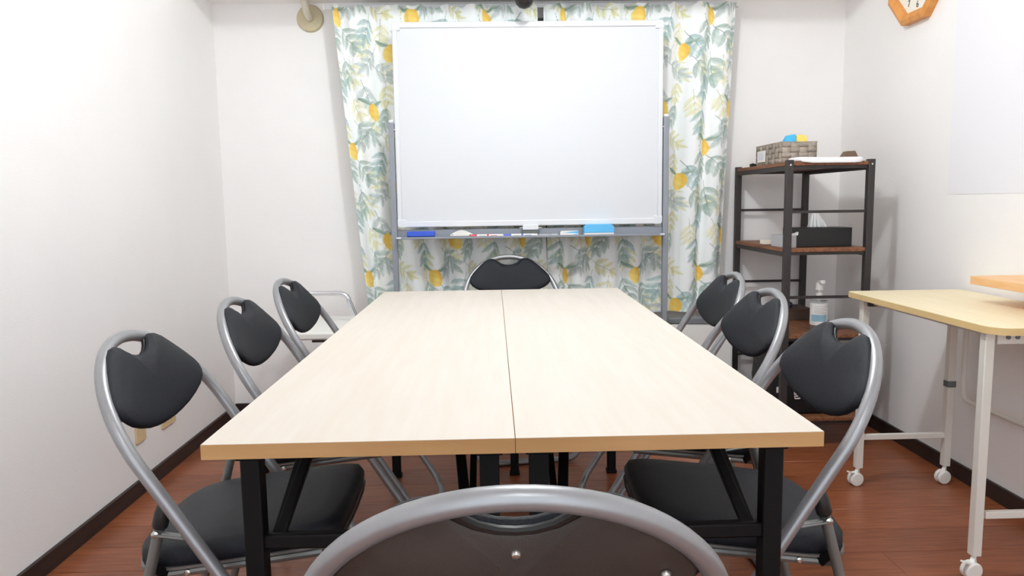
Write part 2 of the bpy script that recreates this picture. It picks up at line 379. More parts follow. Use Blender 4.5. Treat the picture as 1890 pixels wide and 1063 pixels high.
for s, x, zt in ((-1, -.617, 1.392), (1, .616, 1.405)):
    po = B().box(x-.0125, x+.0125, -.014, .014, .08, zt).ob('post', m_post, wb, bevel=.003)
    B().box(x-.0105, x+.0105, -.012, .012, zt, zt+.014).ob('post_cap', m_brc, po, bevel=.004)
    B().lathe([(.009, 0), (.009, .012)], 12, (x-s*.012, -.002, 1.362), (-s, 0, 0)).ob('pivot_pin', m_bolt, po)
    ft = B().box(x-.016, x+.016, -.25, .20, .05, .082).ob('foot', m_post, wb, bevel=.004)
    for yy in (-.225, .175):
        B().lathe([(.004, -.010), (.023, -.010), (.025, -.006), (.025, .006), (.023, .010), (.004, .010)], 16, (x, yy, .0255), (1, 0, 0)).bar((x, yy, .024), (x, yy, .052), .012, .012, up=(1, 0, 0)).ob('caster', m_cap, ft)
B().box(-.606, .605, .0, .022, .16, .19).ob('lower_bar', m_post, wb, bevel=.003)
tr = B().box(-.605, .604, .004, .012, .876, .916).box(-.605, .604, -.064, .004, .876, .880).box(-.605, .604, -.066, -.062, .876, .886).ob('pen_tray', m_post, wb, bevel=.0015)
for x in (-.592, .590): B().box(x-.010, x+.010, -.0675, -.066, .8795, .8865).ob('tray_end_clip', m_brc, tr, bevel=.0006)
lk = B().box(-.036, .036, -.020, .015, .9085, .931).ob('tilt_lock', m_brf, wb, bevel=.003)
B().prism([(.042*math.cos(a)*1.0, .024*math.sin(a)) for a in [PI+PI*k/10 for k in range(11)]], lambda p: (p[0], -.018, .906+p[1]), lambda p: (p[0], .002, .906+p[1])).ob('lock_knob', m_post2, lk, bevel=.002)
B().box(-.05, .05, -.004, .004, .9165, .9195).ob('lock_plate', m_brc, lk)
# things lying in the tray; ledge top at z 0.880
TZ = .8803; TYY = 3.337
t = thing('board_eraser', 'deep blue rectangular board eraser with navy felt at the left end of the tray', 'eraser', (-.3266, TYY, TZ))
B().box(-.062, .062, -.018, .018, .007, .030).ob('body', m_blue, t, bevel=.003); B().box(-.061, .061, -.017, .017, 0, .007).ob('felt', m_navy, t)
t = thing('board_eraser', 'white dome-topped board eraser between the blue eraser and the red marker', 'eraser', (-.145, TYY, TZ))
arc = [(-.050, .006), (-.050, .013)] + [(-.046+.092*k/12, .016+.016*math.sin(PI*k/12)) for k in range(13)] + [(.050, .013), (.050, .006)]
bd = B().prism(arc, lambda p: (p[0], -.018, p[1]), lambda p: (p[0], .018, p[1])).ob('body', m_whp, t, bevel=.002)
for x in (-.041, .041): B().lathe([(.0025, 0), (.0025, .0015)], 8, (x, -.0175, .013), (0, -1, 0)).ob('screw', m_post2, bd)
B().box(-.047, .047, -.016, .016, 0, .006).ob('felt', m_felt, t)
def marker(x0, ccap, lab, lablc):
    t = thing('whiteboard_marker', lab, 'marker', (x0, 3.322, TZ+.0068), 0, None)
    B().lathe([(.0045, 0), (.0062, .002), (.0065, .034), (.0058, .036)], 12, (0, 0, 0), (1, 0, 0)).ob('cap', ccap, t)
    b = B().lathe([(.0058, .034), (.0062, .036), (.0062, .150), (.004, .154)], 12, (0, 0, 0), (1, 0, 0)).ob('barrel', m_whp, t)
    B().lathe([(.0064, .080), (.0064, .089)], 12, (0, 0, 0), (1, 0, 0)).ob('colour_band', ccap, b)
    B().box(.046, .074, -.0066, -.0055, -.001, .0012).ob('label_print', lablc, b)
    B().box(.096, .126, -.0066, -.0055, -.001, .0012).ob('label_print', ccap, b)
    return t
marker(-.1105, m_red, 'white marker with a red cap lying in the tray', m_labelg)
marker(.0435, m_bluecap, 'white marker with a violet-blue cap lying in the tray', m_labelg)
t = thing('whiteboard_marker', 'thin clear grey marker beside the white and blue small eraser', 'marker', (.2005, 3.322, TZ+.0055))
B().lathe([(.003, 0), (.005, .004), (.005, .060), (.004, .062)], 10, (0, 0, 0), (1, 0, 0)).ob('barrel', m_trans, t); B().lathe([(.0048, .060), (.0052, .064), (.0048, .085), (.003, .088)], 10, (0, 0, 0), (1, 0, 0)).ob('cap', m_labelg, t)
t = thing('board_eraser', 'small white eraser with a blue printed wedge, between markers and sky-blue eraser', 'eraser', (.341, TYY, TZ))
B().prism(rrect(-.041, .041, 0, .0225, [.001, .008, .004, .001]), lambda p: (p[0], -.012, p[1]), lambda p: (p[0], .012, p[1])).ob('body', m_whp, t, bevel=.001)
B().prism([(-.026, .016), (.0405, .0215), (.0405, .011)], lambda p: (p[0], -.0127, p[1]), lambda p: (p[0], -.0121, p[1])).box(.020, .036, -.0126, -.0121, .004, .0075).ob('print', m_sky, t)
t = thing('board_eraser', 'big sky-blue board eraser with white base at the right of the tray', 'eraser', (.476, TYY, TZ))
B().prism([(-.069, .012), (-.069, .038), (-.056, .051), (.054, .051), (.067, .038), (.067, .012)], lambda p: (p[0], -.022, p[1]), lambda p: (p[0], .022, p[1])).ob('handle', m_sky, t, bevel=.003)
B().box(-.068, .066, -.021, .021, .003, .0125).ob('base', m_whp, t, bevel=.001); B().box(-.066, .064, -.019, .019, 0, .003).ob('felt', m_felt, t)

# ------------------------------------------------------------------ lemon-print curtains
PW, PH = .345, .597                       # repeat of the print, metres
def paint_tile(px=1000):
    Wt, Ht = int(PW*px*1.22), int(PH*px)
    img = np.ones((Ht, Wt, 3))*np.array([245, 249, 249])/255
    r = np.random.default_rng(11)
    def stamp(cx, cy, L, w, ang, c0, c1, alpha, kind='leaf'):
        R = int(L/2+4); x0, y0 = int(cx), int(cy)
        yy, xx = np.mgrid[-R:R+1, -R:R+1]; ca, sa = math.cos(ang), math.sin(ang)
        a = (xx*ca+yy*sa)/(L/2); b = (-xx*sa+yy*ca)/(w/2)
        if kind == 'leaf': prof = np.clip(1-a*a, 0, 1)**.75*(1-.25*a)
        elif kind == 'stem': prof = (np.abs(a) < 1)*1.0
        else: prof = np.sqrt(np.clip(1-np.abs(a)**2.2, 0, 1))+.22*np.exp(-((np.abs(a)-.98)/.08)**2)*(np.abs(a) < 1.03)
        m = np.clip((prof-np.abs(b))*w/2/1.2+.5, 0, 1)*(np.abs(a) < 1.02)
        n = r.normal(0, 1)
        g = np.clip(.5+.45*b*np.sign(n)+.25*a+.12*np.sin(a*9+b*3), 0, 1)[..., None]
        cc = np.array(c0)/255*(1-g)+np.array(c1)/255*g
        if kind == 'leaf':
            v = np.exp(-(b*w/2/1.3)**2)[..., None]*.35; cc = cc*(1-v*.45)
        if kind == 'lemon':
            h = np.exp(-((a-.2)**2/.12+(b+.25)**2/.12))[..., None]; cc = cc*(1-.35*h)+np.array([255, 238, 150])/255*.35*h
        m = (m*alpha)[..., None]; iy = (y0+yy) % Ht; ix = (x0+xx) % Wt
        img[iy, ix] = img[iy, ix]*(1-m)+cc*m
    P = dict(sage=((148, 172, 162), (212, 225, 218), .8), teal=((138, 172, 172), (208, 226, 222), .75), olive=((214, 212, 150), (240, 238, 202), .7), grey=((168, 184, 182), (222, 230, 228), .75), pale=((226, 224, 174), (243, 242, 218), .7))
    def sprig(cx, cy, ang, n, L, w, key, step, spread=.75):
        c0, c1, al = P[key]; x, y = cx, cy; a = ang; s = 1
        cv = r.uniform(-.05, .05)
        for k in range(n):
            stamp(x+math.cos(a)*step/2, y+math.sin(a)*step/2, step*1.15, 2.2 if key not in ('pale', 'olive') else 2.0, a, np.array(c0)*.72, np.array(c0)*.8, .8, 'stem')
            x += math.cos(a)*step; y += math.sin(a)*step; a += cv
            for s in (-1, 1):
                x += math.cos(a)*step*.16*s; y += math.sin(a)*step*.16*s
                la = a+s*(spread+r.uniform(-.18, .18)); ll = L*(1-.35*k/n)*r.uniform(.85, 1.1)
                stamp(x+math.cos(la)*ll*.52, y+math.sin(la)*ll*.52, ll, w*r.uniform(.8, 1.15), la, c0, c1, al*r.uniform(.85, 1))
        stamp(x+math.cos(a)*L*.45, y+math.sin(a)*L*.45, L*.9, w, a, c0, c1, al)
    def U(fx): return fx*Wt
    def V(fy): return fy*Ht
    # background pale / olive sprigs first
    for fx, fy, an in ((.62, .06, 1.7), (.16, .36, 1.5), (.62, .52, 1.8), (.86, .30, 1.3), (.34, .72, 1.4), (.92, .80, 1.6), (.45, .94, .6), (.12, .62, 1.2), (.36, .16, 1.9), (.78, .62, 1.5), (.55, .36, 1.0)):
        sprig(U(fx), V(fy), an, 3, 62, 21, r.choice(['pale', 'olive']), 30, .8)
    for fx, fy, an, key in ((.05, .10, .9, 'sage'), (.46, .02, 2.0, 'teal'), (.88, .04, 1.3, 'sage'), (.50, .27, 2.3, 'grey'), (.98, .46, 1.7, 'teal'), (.76, .36, .9, 'sage'), (.24, .52, 1.3, 'grey'), (.62, .68, 2.0, 'sage'), (.90, .72, 1.6, 'teal'), (.12, .82, .8, 'sage'), (.34, .84, 2.2, 'grey'), (.05, .32, 1.4, 'sage'), (.40, .40, .5, 'grey'), (.70, .16, 1.0, 'teal')):
        sprig(U(fx), V(fy), an, 3, 74, 25, key, 36, .72)
    # lemons A, B, C with two leaves each
    z_top = 1.875
    for fx, z, an in ((0.0, 1.875, 1.45), (.34, 1.455, 1.25), (.66, 1.718, 1.75)):
        v = ((z_top-z) % PH)/PH+.06
        x, y = U(fx+.02), V(v)
        stamp(x-34, y-46, 76, 18, .5, (118, 148, 134), (176, 198, 184), .85); stamp(x+36, y-44, 66, 16, -.35, (128, 156, 142), (186, 206, 192), .85)
        stamp(x, y, 78, 58, an, (240, 192, 80), (250, 224, 130), .95, 'lemon')
    return img, Wt, Ht
TILE, TWp, THp = paint_tile()
def s2l(a): return np.where(a <= .04045, a/12.92, ((a+.055)/1.055)**2.4)
TILE_L = s2l(np.clip(TILE, 0, 1))
m_cur = bpy.data.materials.new('lemon_print_cloth'); m_cur.use_nodes = True
_n = m_cur.node_tree.nodes; _l = m_cur.node_tree.links; _p = _n['Principled BSDF']
_p.inputs['Roughness'].default_value = .85; _p.inputs['Specular IOR Level'].default_value = .15
_a = _n.new('ShaderNodeVertexColor'); _a.layer_name = 'print'; _l.new(_a.outputs['Color'], _p.inputs['Base Color'])
_w = _n.new('ShaderNodeTexNoise'); _w.inputs['Scale'].default_value = 900; _b = _n.new('ShaderNodeBump'); _b.inputs['Strength'].default_value = .12; _b.inputs['Distance'].default_value = .001
_l.new(_w.outputs['Fac'], _b.inputs['Height']); _l.new(_b.outputs['Normal'], _p.inputs['Normal'])
def curtain(name, xt0, xt1, xb0, xb1, zt, zb, anchor_x, folds, label, seed):
    NX, NZ = int((xt1-xt0)/.0026), int((zt-zb)/.0026)
    r = np.random.default_rng(seed)
    a = np.linspace(0, 1, NX); h = np.linspace(0, 1, NZ)      # h: 0 top, 1 bottom
    A, H = np.meshgrid(a, h)
    X0 = (xt0+(xt1-xt0)*A)*(1-H)+(xb0+(xb1-xb0)*A)*H
    ph = r.uniform(0, 6.28, 4); w = xt1-xt0
    fr = 2*PI*folds
    wob = .25*np.sin(3.1*A*2*PI/1.3+ph[0])+.12*np.sin(4*H+ph[1])
    base = np.sin(fr*A+ph[2]+2*wob)
    fold = np.sign(base)*np.abs(base)**.8*(.013+.010*H)+.006*np.sin(fr*.43*A+ph[3]+1.5*H)
    gat = .005*np.sin(fr*2.7*A+ph[1])*np.exp(-H/.05)+.003*np.sin(fr*4.3*A)*np.exp(-H/.03)
    Y = 3.505+fold+gat
    X = X0+.006*np.cos(fr*A+ph[2]+2*wob)
    Z = zt-(zt-zb)*H + .006*np.sin(fr*A*1.0+ph[0])*np.exp(-H/.05) + .004*np.sin(fr*2.3*A)*np.exp(-H/.04)
    me = bpy.data.meshes.new(name)
    co = np.stack([X, Y, Z], -1).reshape(-1, 3)
    idx = np.arange(NX*NZ).reshape(NZ, NX)
    q = np.stack([idx[:-1, :-1], idx[1:, :-1], idx[1:, 1:], idx[:-1, 1:]], -1).reshape(-1, 4)
    me.vertices.add(len(co)); me.vertices.foreach_set('co', co.ravel())
    me.loops.add(q.size); me.loops.foreach_set('vertex_index', q.ravel().astype(np.int32))
    me.polygons.add(len(q)); me.polygons.foreach_set('loop_start', np.arange(0, q.size, 4, dtype=np.int32))
    me.update(calc_edges=True)
    # print coordinates (cloth space), with a fold-dependent gather
    uu = (xt0+(xt1-xt0)*A-anchor_x)/PW+.03*np.sin(fr*A+ph[2]+2*wob)
    vv = (1.875-(zt-(zt-zb)*H))/PH+.06
    fx = (uu % 1)*TWp; fy = (vv % 1)*THp
    ix = fx.astype(int) % TWp; iy = fy.astype(int) % THp
    tx = (fx-np.floor(fx))[..., None]; ty = (fy-np.floor(fy))[..., None]
    s = lambda j, i: TILE_L[j % THp, i % TWp]
    cl = s(iy, ix)*(1-tx)*(1-ty)+s(iy, ix+1)*tx*(1-ty)+s(iy+1, ix)*(1-tx)*ty+s(iy+1, ix+1)*tx*ty
    rgba = np.concatenate([cl.reshape(-1, 3), np.ones((NX*NZ, 1))], 1).astype(np.float32)
    at = me.color_attributes.new('print', 'FLOAT_COLOR', 'POINT'); at.data.foreach_set('color', rgba.ravel())
    me.materials.append(m_cur); me.shade_smooth()
    o = bpy.data.objects.new(name, me); C.objects.link(o)
    tag(o, label, 'curtain', 'lemon print curtains behind the whiteboard')
    return o
curtain('curtain', -.722, .214, -.596, .255, 1.93, .50, -.714, 7.3, 'white curtain printed with lemons and leaves, left panel of the pair', 3)
curtain('curtain', 0.251, 1.135, .262, 1.082, 1.93, .50, 1.02-PW*2, 6.6, 'white curtain printed with lemons and leaves, right panel beside the rack', 5)
t = thing('curtain_rail', 'slim white curtain rail under the ceiling beam', 'curtain rail', (.2, 3.54, 1.935))
B().box(-.96, .95, -.008, .008, -.010, .010).ob('rail', m_brf, t, bevel=.002)
for x in (-.962, .952): B().box(x-.006, x+.006, -.011, .011, -.013, .013).ob('end_cap', m_whp, t, bevel=.002)
for x in (-.8, 0, .8): B().box(x-.012, x+.012, .0, .08, .006, .014).ob('bracket', m_brf, t)

# ------------------------------------------------------------------ pipe through the wall, black fitting under the beam
t = thing('wall_pipe', 'cream pipe bending down into a round flange left of the curtain', 'pipe', (-.845, YB, 1.905))
B().lathe([(.063, 0), (.063, -.006), (.058, -.014), (.052, -.016), (.02, -.018)], 32, (0, 0, 0), (0, 1, 0)).ob('flange', m_flange, t)
pp = [(0, -.014, 0)] + [(-.001*k, -.014-.045*math.sin(k/8*PI/2), .05*(1-math.cos(k/8*PI/2))) for k in range(1, 9)] + [(-.012, -.060, .07)]
B().tube(pp, .0165, 16).ob('pipe', m_pipe, t)
B().tube([(0, -.018, -.0), (0, -.026, 0)], .0185, 16).ob('collar', m_flange, t)
t = thing('ceiling_fitting', 'round black fitting hanging from the beam above the whiteboard', 'fitting', (.145, 3.235, 1.975))
B().lathe([(.03, 0), (.03, -.012), (.012, -.014), (.012, -.05)], 20).ob('mount', m_cap, t)
B().lathe([(.005, .040), (.022, .034), (.034, .022), (.040, .006), (.040, -.006), (.034, -.022), (.022, -.034), (.005, -.040)], 24, (0, 0, -.088)).ob('ball', m_cap, t)
t = thing('ceiling_lamp', 'small round white ceiling lamp base over the table', 'lamp', (.2, 1.95, ZC))
B().lathe([(.08, 0), (.08, -.015), (.05, -.03), (.02, -.035)], 24).ob('base', m_whp, t)

# ------------------------------------------------------------------ rack with walnut shelves
RX0, RX1, RY0, RY1 = 1.1745, 1.5305, 2.948, 3.592
rk = thing('shelf_rack', 'tall open rack of dark steel posts with walnut shelves in the right corner', 'shelf', ((RX0+RX1)/2, (RY0+RY1)/2, 0))
hx, hy = (RX1-RX0)/2, (RY1-RY0)/2; ps = .0265; RT = 1.187
for sx in (-1, 1):
    for sy in (-1, 1):
        x, y = sx*(hx-ps/2), sy*(hy-ps/2)
        po = B().box(x-ps/2, x+ps/2, y-ps/2, y+ps/2, 0, RT).ob('post', m_rack, rk, bevel=.0015)
        if sy < 0: B().lathe([(.004, 0), (.004, .0015)], 10, (x+.0, y-ps/2, RT-.020), (0, -1, 0)).ob('bolt', m_bolt, po)
for zt in (1.180, .833, .478, .128):
    B().box(-hx+.003, hx-.003, -hy+.004, hy-.004, zt-.016, zt).ob('shelf', m_wal, rk, bevel=.002)
    for sx in (-1, 1): B().box(sx*(hx-.012)-.008, sx*(hx-.012)+.008, -hy+ps, hy-ps, zt-.034, zt-.0165).ob('shelf_support', m_rack, rk)
    for sy in (-1, 1): B().box(-hx+ps, hx-ps, sy*(hy-.018)-.006, sy*(hy-.018)+.006, zt-.028, zt-.0165).ob('shelf_support', m_rack, rk)
for z in (.980, .632, .270):
    for sy in (-1, 1): B().box(-hx+ps-.002, hx-ps+.002, sy*(hy-ps/2)-.005, sy*(hy-ps/2)+.005, z-.0055, z+.0055).ob('rail', m_rack, rk)
# on the top shelf (z 1.180)
bk = thing('woven_basket', 'taupe woven strip basket with a white card on top of the rack', 'basket', (1.283, 3.25, 1.1803))
bx_, by_, bh_ = .0735, .15, .088
B().box(-bx_+.004, bx_-.004, -by_+.004, by_-.004, 0, .004).ob('bottom', m_wick, bk)
nxs, nys, nz = 4, 8, 4
def side_pts():
    cs = [(-bx_+2*bx_*i/nxs, -by_) for i in range(nxs)] + [(bx_, -by_+2*by_*i/nys) for i in range(nys)] + [(bx_-2*bx_*i/nxs, by_) for i in range(nxs)] + [(-bx_, by_-2*by_*i/nys) for i in range(nys)]
    return cs
cs = side_pts(); nC = len(cs)
def nrm(i):
    a, b = Vector(cs[i]+(0,)), Vector(cs[(i+1) % nC]+(0,)); d = (b-a).normalized(); return Vector((d.y, -d.x, 0))
def ribbon(rings):
    b = B()
    n = len(rings)
    b.add([p for r in rings for p in r], [(2*i, 2*i+1, 2*i+3, 2*i+2) for i in range(n-1)]); return b
def solid(o, th=.0016):
    m = o.modifiers.new('solidify', 'SOLIDIFY'); m.thickness = th; m.offset = 0; return o
zh = bh_/nz
for j in range(nz):
    rings = []
    for i in range(nC+1):
        k = i % nC; p = Vector(cs[k]+(0,)); q = Vector(cs[(k+1) % nC]+(0,)); n_ = nrm(k); off = .0016 if (k+j) % 2 else -.0012
        for tt in (.08, .92):
            if i == nC and tt > .5: continue
            c = p.lerp(q, tt)+n_*off
            rings.append((c+Vector((0, 0, j*zh+.0008)), c+Vector((0, 0, (j+1)*zh-.0008))))
    solid(ribbon(rings).ob('woven_band', m_wick, bk))
for k in range(nC):
    p = Vector(cs[k]+(0,)); q = Vector(cs[(k+1) % nC]+(0,)); n_ = nrm(k); rings = []
    for j in range(nz):
        off = -.0012 if (k+j) % 2 else .0016
        for tt in (.1, .9):
            z = (j+tt)*zh; rings.append((p.lerp(q, .03)+n_*off+Vector((0, 0, z)), p.lerp(q, .97)+n_*off+Vector((0, 0, z))))
    solid(ribbon(rings).ob('woven_strip', m_wick, bk))
rim = B().tube([(-bx_, -by_, bh_), (bx_, -by_, bh_), (bx_, by_, bh_), (-bx_, by_, bh_)], .003, 6, closed=True).ob('rim', m_wick, bk)
cd = B().box(-bx_-.006, -bx_-.0035, -.005+.03, .12, .016, .066).ob('label_card', m_label, bk, bevel=.0005)
B().box(-bx_-.0065, -bx_-.006, .045, .105, .026, .056).ob('card_print', mat('lavender_print', (226, 226, 236), .6), cd)
t = tag(B().loops([[(-.028, -.02, 0), (.028, -.022, 0), (.03, .022, 0), (-.026, .02, 0)], [(-.024, -.014, .06), (.028, -.016, .066), (.026, .016, .068), (-.026, .014, .058)], [(-.012, -.001, .086), (.032, -.002, .094), (.031, .002, .095), (-.013, .002, .088)]], (0, 0, 0), (.01, 0, .0915)).ob('snack_packet', m_blf, bevel=.002), 'bright blue packet sticking out of the woven basket', 'packet'); t.location = (1.262, 3.165, 1.212); t.rotation_euler = (0, 0, .1)
t = tag(B().loops([[(-.025, -.02, 0), (.025, -.02, 0), (.025, .02, 0), (-.025, .02, 0)], [(-.030, -.018, .06), (.026, -.016, .06), (.026, .016, .062), (-.028, .014, .06)], [(-.020, -.003, .088), (.02, -.002, .092), (.022, .002, .090), (-.016, .003, .094)]], (0, 0, 0), (0, 0, .094)).ob('snack_packet', m_yel, bevel=.002), 'yellow packet sticking out of the woven basket', 'packet'); t.location = (1.318, 3.17, 1.210)
t = tag(B().prism([(0, 0), (.03, 0), (.03, .075), (.022, .092), (.012, .090)], lambda p: (p[0], -.006, p[1]), lambda p: (p[0], .006, p[1])).ob('paper_packet', m_brn, bevel=.002), 'small brown paper packet between the blue and yellow packets in the basket', 'packet'); t.location = (1.300, 3.23, 1.2115)
# white folder lying on the front of the top shelf
rg = []
for k, dz in ((.985, 0), (1.0, .003), (1.0, .013), (.96, .0165)):
    rg.append([(p[0]*k, p[1]*k, dz - (.011*(1-(p[0]/.16)**2) if p[1] < -.0655 else 0)+.001*math.sin(p[0]*40)) for p in rrect(-.135, .135, -.082, .05, [.03, .02, .05, .05], 8)])
n_ = len(rg[0])
# the front strip hangs just past the shelf edge
t = tag(B().loops(rg, (0, 0, .0012), (0, 0, .0185)).ob('folded_sheet', m_paper, ang=1.2), 'white folded plastic sheet lying across the front of the rack top', 'sheet'); t.location = (1.352, 3.0100, 1.1812)
t = thing('tape_stand', 'small brown trapezoid wooden stand behind the white sheet on the rack', 'stand', (1.492, 3.092, 1.1803))
B().prism([(-.034, 0), (-.036, .020), (-.018, .046), (.016, .047), (.034, .012), (.034, 0)], lambda p: (p[0], -.02, p[1]), lambda p: (p[0], .02, p[1])).ob('body', m_brn, t, bevel=.002)
B().box(-.044, -.014, -.016, .016, .018, .024).ob('blade', m_blk, t)
t = tag(B().prism([(-.012, 0), (-.014, .012), (-.004, .016), (.012, .010), (.012, 0)], lambda p: (p[0], -.012, p[1]), lambda p: (p[0], .012, p[1])).ob('clip', m_cap, bevel=.001), 'small dark clip at the back left edge of the rack top', 'clip'); t.location = (1.196, 3.40, 1.1803)
# second shelf (z 0.833)
t = thing('tissue_box', 'black leatherette tissue box with a white tissue on the second shelf', 'tissue box', (1.358, 3.075, .8333))
B().box(-.122, .122, -.06, .06, 0, .079).ob('box', m_blbox, t, bevel=.003)
B().box(-.06, .06, -.02, .02, .0785, .0805).ob('slot_trim', m_cap, t)
B().loops([[(-.045+.009*k*1.0, (.012 if k % 2 else -.012), .080) for k in range(10)] + [(.045-.009*k, (.015 if k % 2 else .004), .080) for k in range(10)], [(-.036+.0068*k, (.010 if k % 2 else -.008), .108) for k in range(10)] + [(.032-.0068*k, .012, .108) for k in range(10)], [(-.026+.0038*k, (.006 if k % 2 else -.004), .136) for k in range(10)] + [(.010-.0038*k, .008, .134) for k in range(10)], [(-.012+.001*k, 0, .150) for k in range(10)] + [(-.002-.001*k, .004, .149) for k in range(10)]], None, (-.007, .002, .151)).ob('tissue', m_paper, t, ang=1.3)
t = thing('clear_case', 'small frosted clear case holding cards at the front left of the second shelf', 'case', (1.195, 3.01, .8333))
for q in ((-.0235, .0235, -.075, .075, 0, .003), (-.0235, .0235, -.075, -.073, .003, .05), (-.0235, .0235, .073, .075, .003, .05), (-.0235, -.0215, -.073, .073, .003, .05), (.0215, .0235, -.073, .073, .003, .05)): B().box(*q).ob('case_wall', m_trans, t)
B().box(-.018, .018, -.06, .02, .0035, .040).ob('card_stack', m_paper, t)
t.location = (1.2135, 3.065, .8333)
t = tag(B().prism([(.004, .0505), (.034, .064), (.032, .0505)], lambda p: (p[0], -.015, p[1]), lambda p: (p[0], .015, p[1])).ob('card', m_paper), 'white folded card leaning out of the clear case', 'card'); t.location = (1.2135, 3.01, .8333)
t = thing('note_pad', 'pale cream note pad with a dark pen beside the clear case on the second shelf', 'note pad', (1.214, 3.225, .8333))
B().box(-.032, .035, -.028, .028, 0, .020).ob('pad', mat('cream_paper', (238, 228, 212), .8), t, bevel=.001); B().box(-.033, .036, -.029, .029, -.0002, .003).ob('backing', m_dbrn, t)
# third shelf (z 0.478)
t = thing('sanitizer_bottle', 'clear pump bottle with a white and pale blue label on the third shelf', 'bottle', (1.367, 3.05, .4783))
bp_ = [(.028, 0), (.0345, .004), (.0345, .120), (.032, .132), (.020, .142), (.0125, .146), (.0125, .150)]
B().lathe(bp_, 28).ob('bottle', m_clear, t)
lb = B().lathe([(.0352, .026), (.0352, .118)], 28).ob('label', m_label, t)
B().add([(.0356*math.sin(a), -.0356*math.cos(a), z) for z in (.042, .070) for a in [-1.35+1.9*k/14 for k in range(15)]], [(k, k+1, 16+k, 15+k) for k in range(14)]).ob('label_blue', m_labelb, lb)
lp = B()
for z, a0, a1 in ((.104, -.9, .7), (.096, -.9, .3), (.090, -.9, .5), (.084, -.9, .1), (.078, -.9, .4)):
    lp.add([(.0356*math.sin(a), -.0356*math.cos(a), zz) for zz in (z, z+.0018) for a in [a0+(a1-a0)*k/8 for k in range(9)]], [(k, k+1, 10+k, 9+k) for k in range(8)])
lp.ob('label_lines', m_labelg, lb)
pm = B().lathe([(.0135, .148), (.0135, .158), (.005, .160), (.005, .172)], 16).ob('pump_neck', m_pump, t)
B().lathe([(.0155, .172), (.016, .176), (.0145, .200), (.013, .206)], 16).ob('pump_head', m_pump, pm); B().box(-.010, .010, -.034, .004, .200, .215).ob('nozzle', m_pump, pm, bevel=.003)
t = thing('storage_box', 'low dark brown box behind the pump bottle on the third shelf', 'box', (1.385, 3.38, .4783))
B().box(-.075, .065, -.07, .07, 0, .050).ob('box', m_dbrn, t, bevel=.002); B().box(-.077, .067, -.072, .072, .042, .054).ob('lid', m_dbrn, t, bevel=.002)
t = tag(B().lathe([(.004, 0), (.034, .002), (.040, .014), (.034, .026), (.015, .033), (.003, .034)], 20).ob('navy_pouch', m_navb), 'navy blue rounded pouch on top of the low brown box', 'pouch'); t.location = (1.345, 3.36, .5327); t.scale = (.9, 1, .9)
# bottom shelf (z 0.128): black carrier bag with white lettering
t = thing('black_bag', 'black carrier bag with white brush lettering on the bottom shelf', 'bag', (1.322, 3.152, .1283))
rg = []
for z, k in ((0, .94), (.01, 1.0), (.12, 1.03), (.2, 1.0), (.26, .9), (.30, .72), (.315, .5)):
    rg.append([(.160*k*math.copysign(abs(math.cos(a))**.45, math.cos(a))+.004*math.sin(5*a+z*30), .155*k*math.copysign(abs(math.sin(a))**.45, math.sin(a))+.004*math.sin(7*a+z*40), z) for a in [2*PI*j/40 for j in range(40)]])
B().loops(rg, (0, 0, 0), (0, 0, .31)).ob('bag', m_bag, t, ang=1.2)
def fr(px, py):      # front face of the bag, offsets in metres from the lettering's middle
    return (px+.022, -.1665, py-.040)
st = B()
for pts, r_ in (([(-.088, .196), (-.087, .188)], .0022), ([(-.090, .180), (-.088, .168), (-.083, .156), (-.080, .149)], .0035), ([(-.098, .146), (-.070, .147), (-.045, .145)], .0035), ([(-.098, .138), (-.075, .140), (-.045, .136), (-.03, .128)], .0045), ([(-.098, .131), (-.085, .132)], .0035), ([(-.07, .138), (-.06, .128), (-.045, .120), (-.025, .116)], .0035), ([(-.060, .118), (-.078, .113), (-.094, .113), (-.096, .122), (-.08, .124), (-.06, .121)], .003), ([(-.025, .116), (-.010, .098), (.010, .082)], .0028)):
    st.tube([fr(*p) for p in pts], r_, 6)
st.ob('lettering', m_label, t)
B().box(-.151, -.1425, -.168, -.1655, .100, .124).ob('side_mark', m_label, t)
B().tube([(-.1, -.02, .29), (-.07, -.03, .315), (-.03, -.03, .318), (.02, -.02, .30)], .005, 8).ob('handle', m_bag, t)

# ------------------------------------------------------------------ white castered desk
dk = thing('folding_desk', 'pale birch-topped folding desk with white square legs on casters by the right wall', 'desk', (1.4755, 2.215, 0))
DT = .70
B().prism(rrect(-.205, .205, -.397, .397, [.02, .02, .055, .055], 7), lambda p: (p[0], p[1], DT-.0195), lambda p: (p[0], p[1], DT)).ob('desktop', m_desk, dk)
ed = rrect(-.2058, .2058, -.3978, .3978, [.02, .02, .055, .055], 7)
e0 = rrect(-.2045, .2045, -.3965, .3965, [.02, .02, .055, .055], 7)
B().loops([[(p[0], p[1], DT-.0195) for p in e0], [(p[0], p[1], DT-.0195) for p in ed], [(p[0], p[1], DT-.0012) for p in ed], [(p[0], p[1], DT-.0012) for p in e0]]).ob('edge_band', m_deske, dk)
legs = [(-.168, .337), (.152, .337), (-.178, -.33), (.152, -.33)]
for (x, y) in legs:
    lg = B().box(x-.0125, x+.0125, y-.0125, y+.0125, .062, DT-.0195).ob('leg', m_wht, dk, bevel=.002)
    cy = y-.012; cx = x-.014
    B().lathe([(.006, 0), (.006, -.018)], 10, (x, y, .062)).bar((x, y, .05), (cx, cy, .036), .012, .018).ob('caster_stem', m_whp, lg)
    for s in (-1, 1):
        B().lathe([(.004, s*.002), (.022, s*.002), (.0248, s*.005), (.0248, s*.012), (.021, s*.0155), (.004, s*.0165)], 24, (cx, cy, .0250), (.12, -.99, 0)).ob('caster_wheel', m_whp, lg)
    if x < 0 or y < 0: B().bar((cx-.004, cy-.004, .045), (cx-.034, cy-.012, .056), .014, .005).ob('brake_lever', m_whp, lg, bevel=.001)
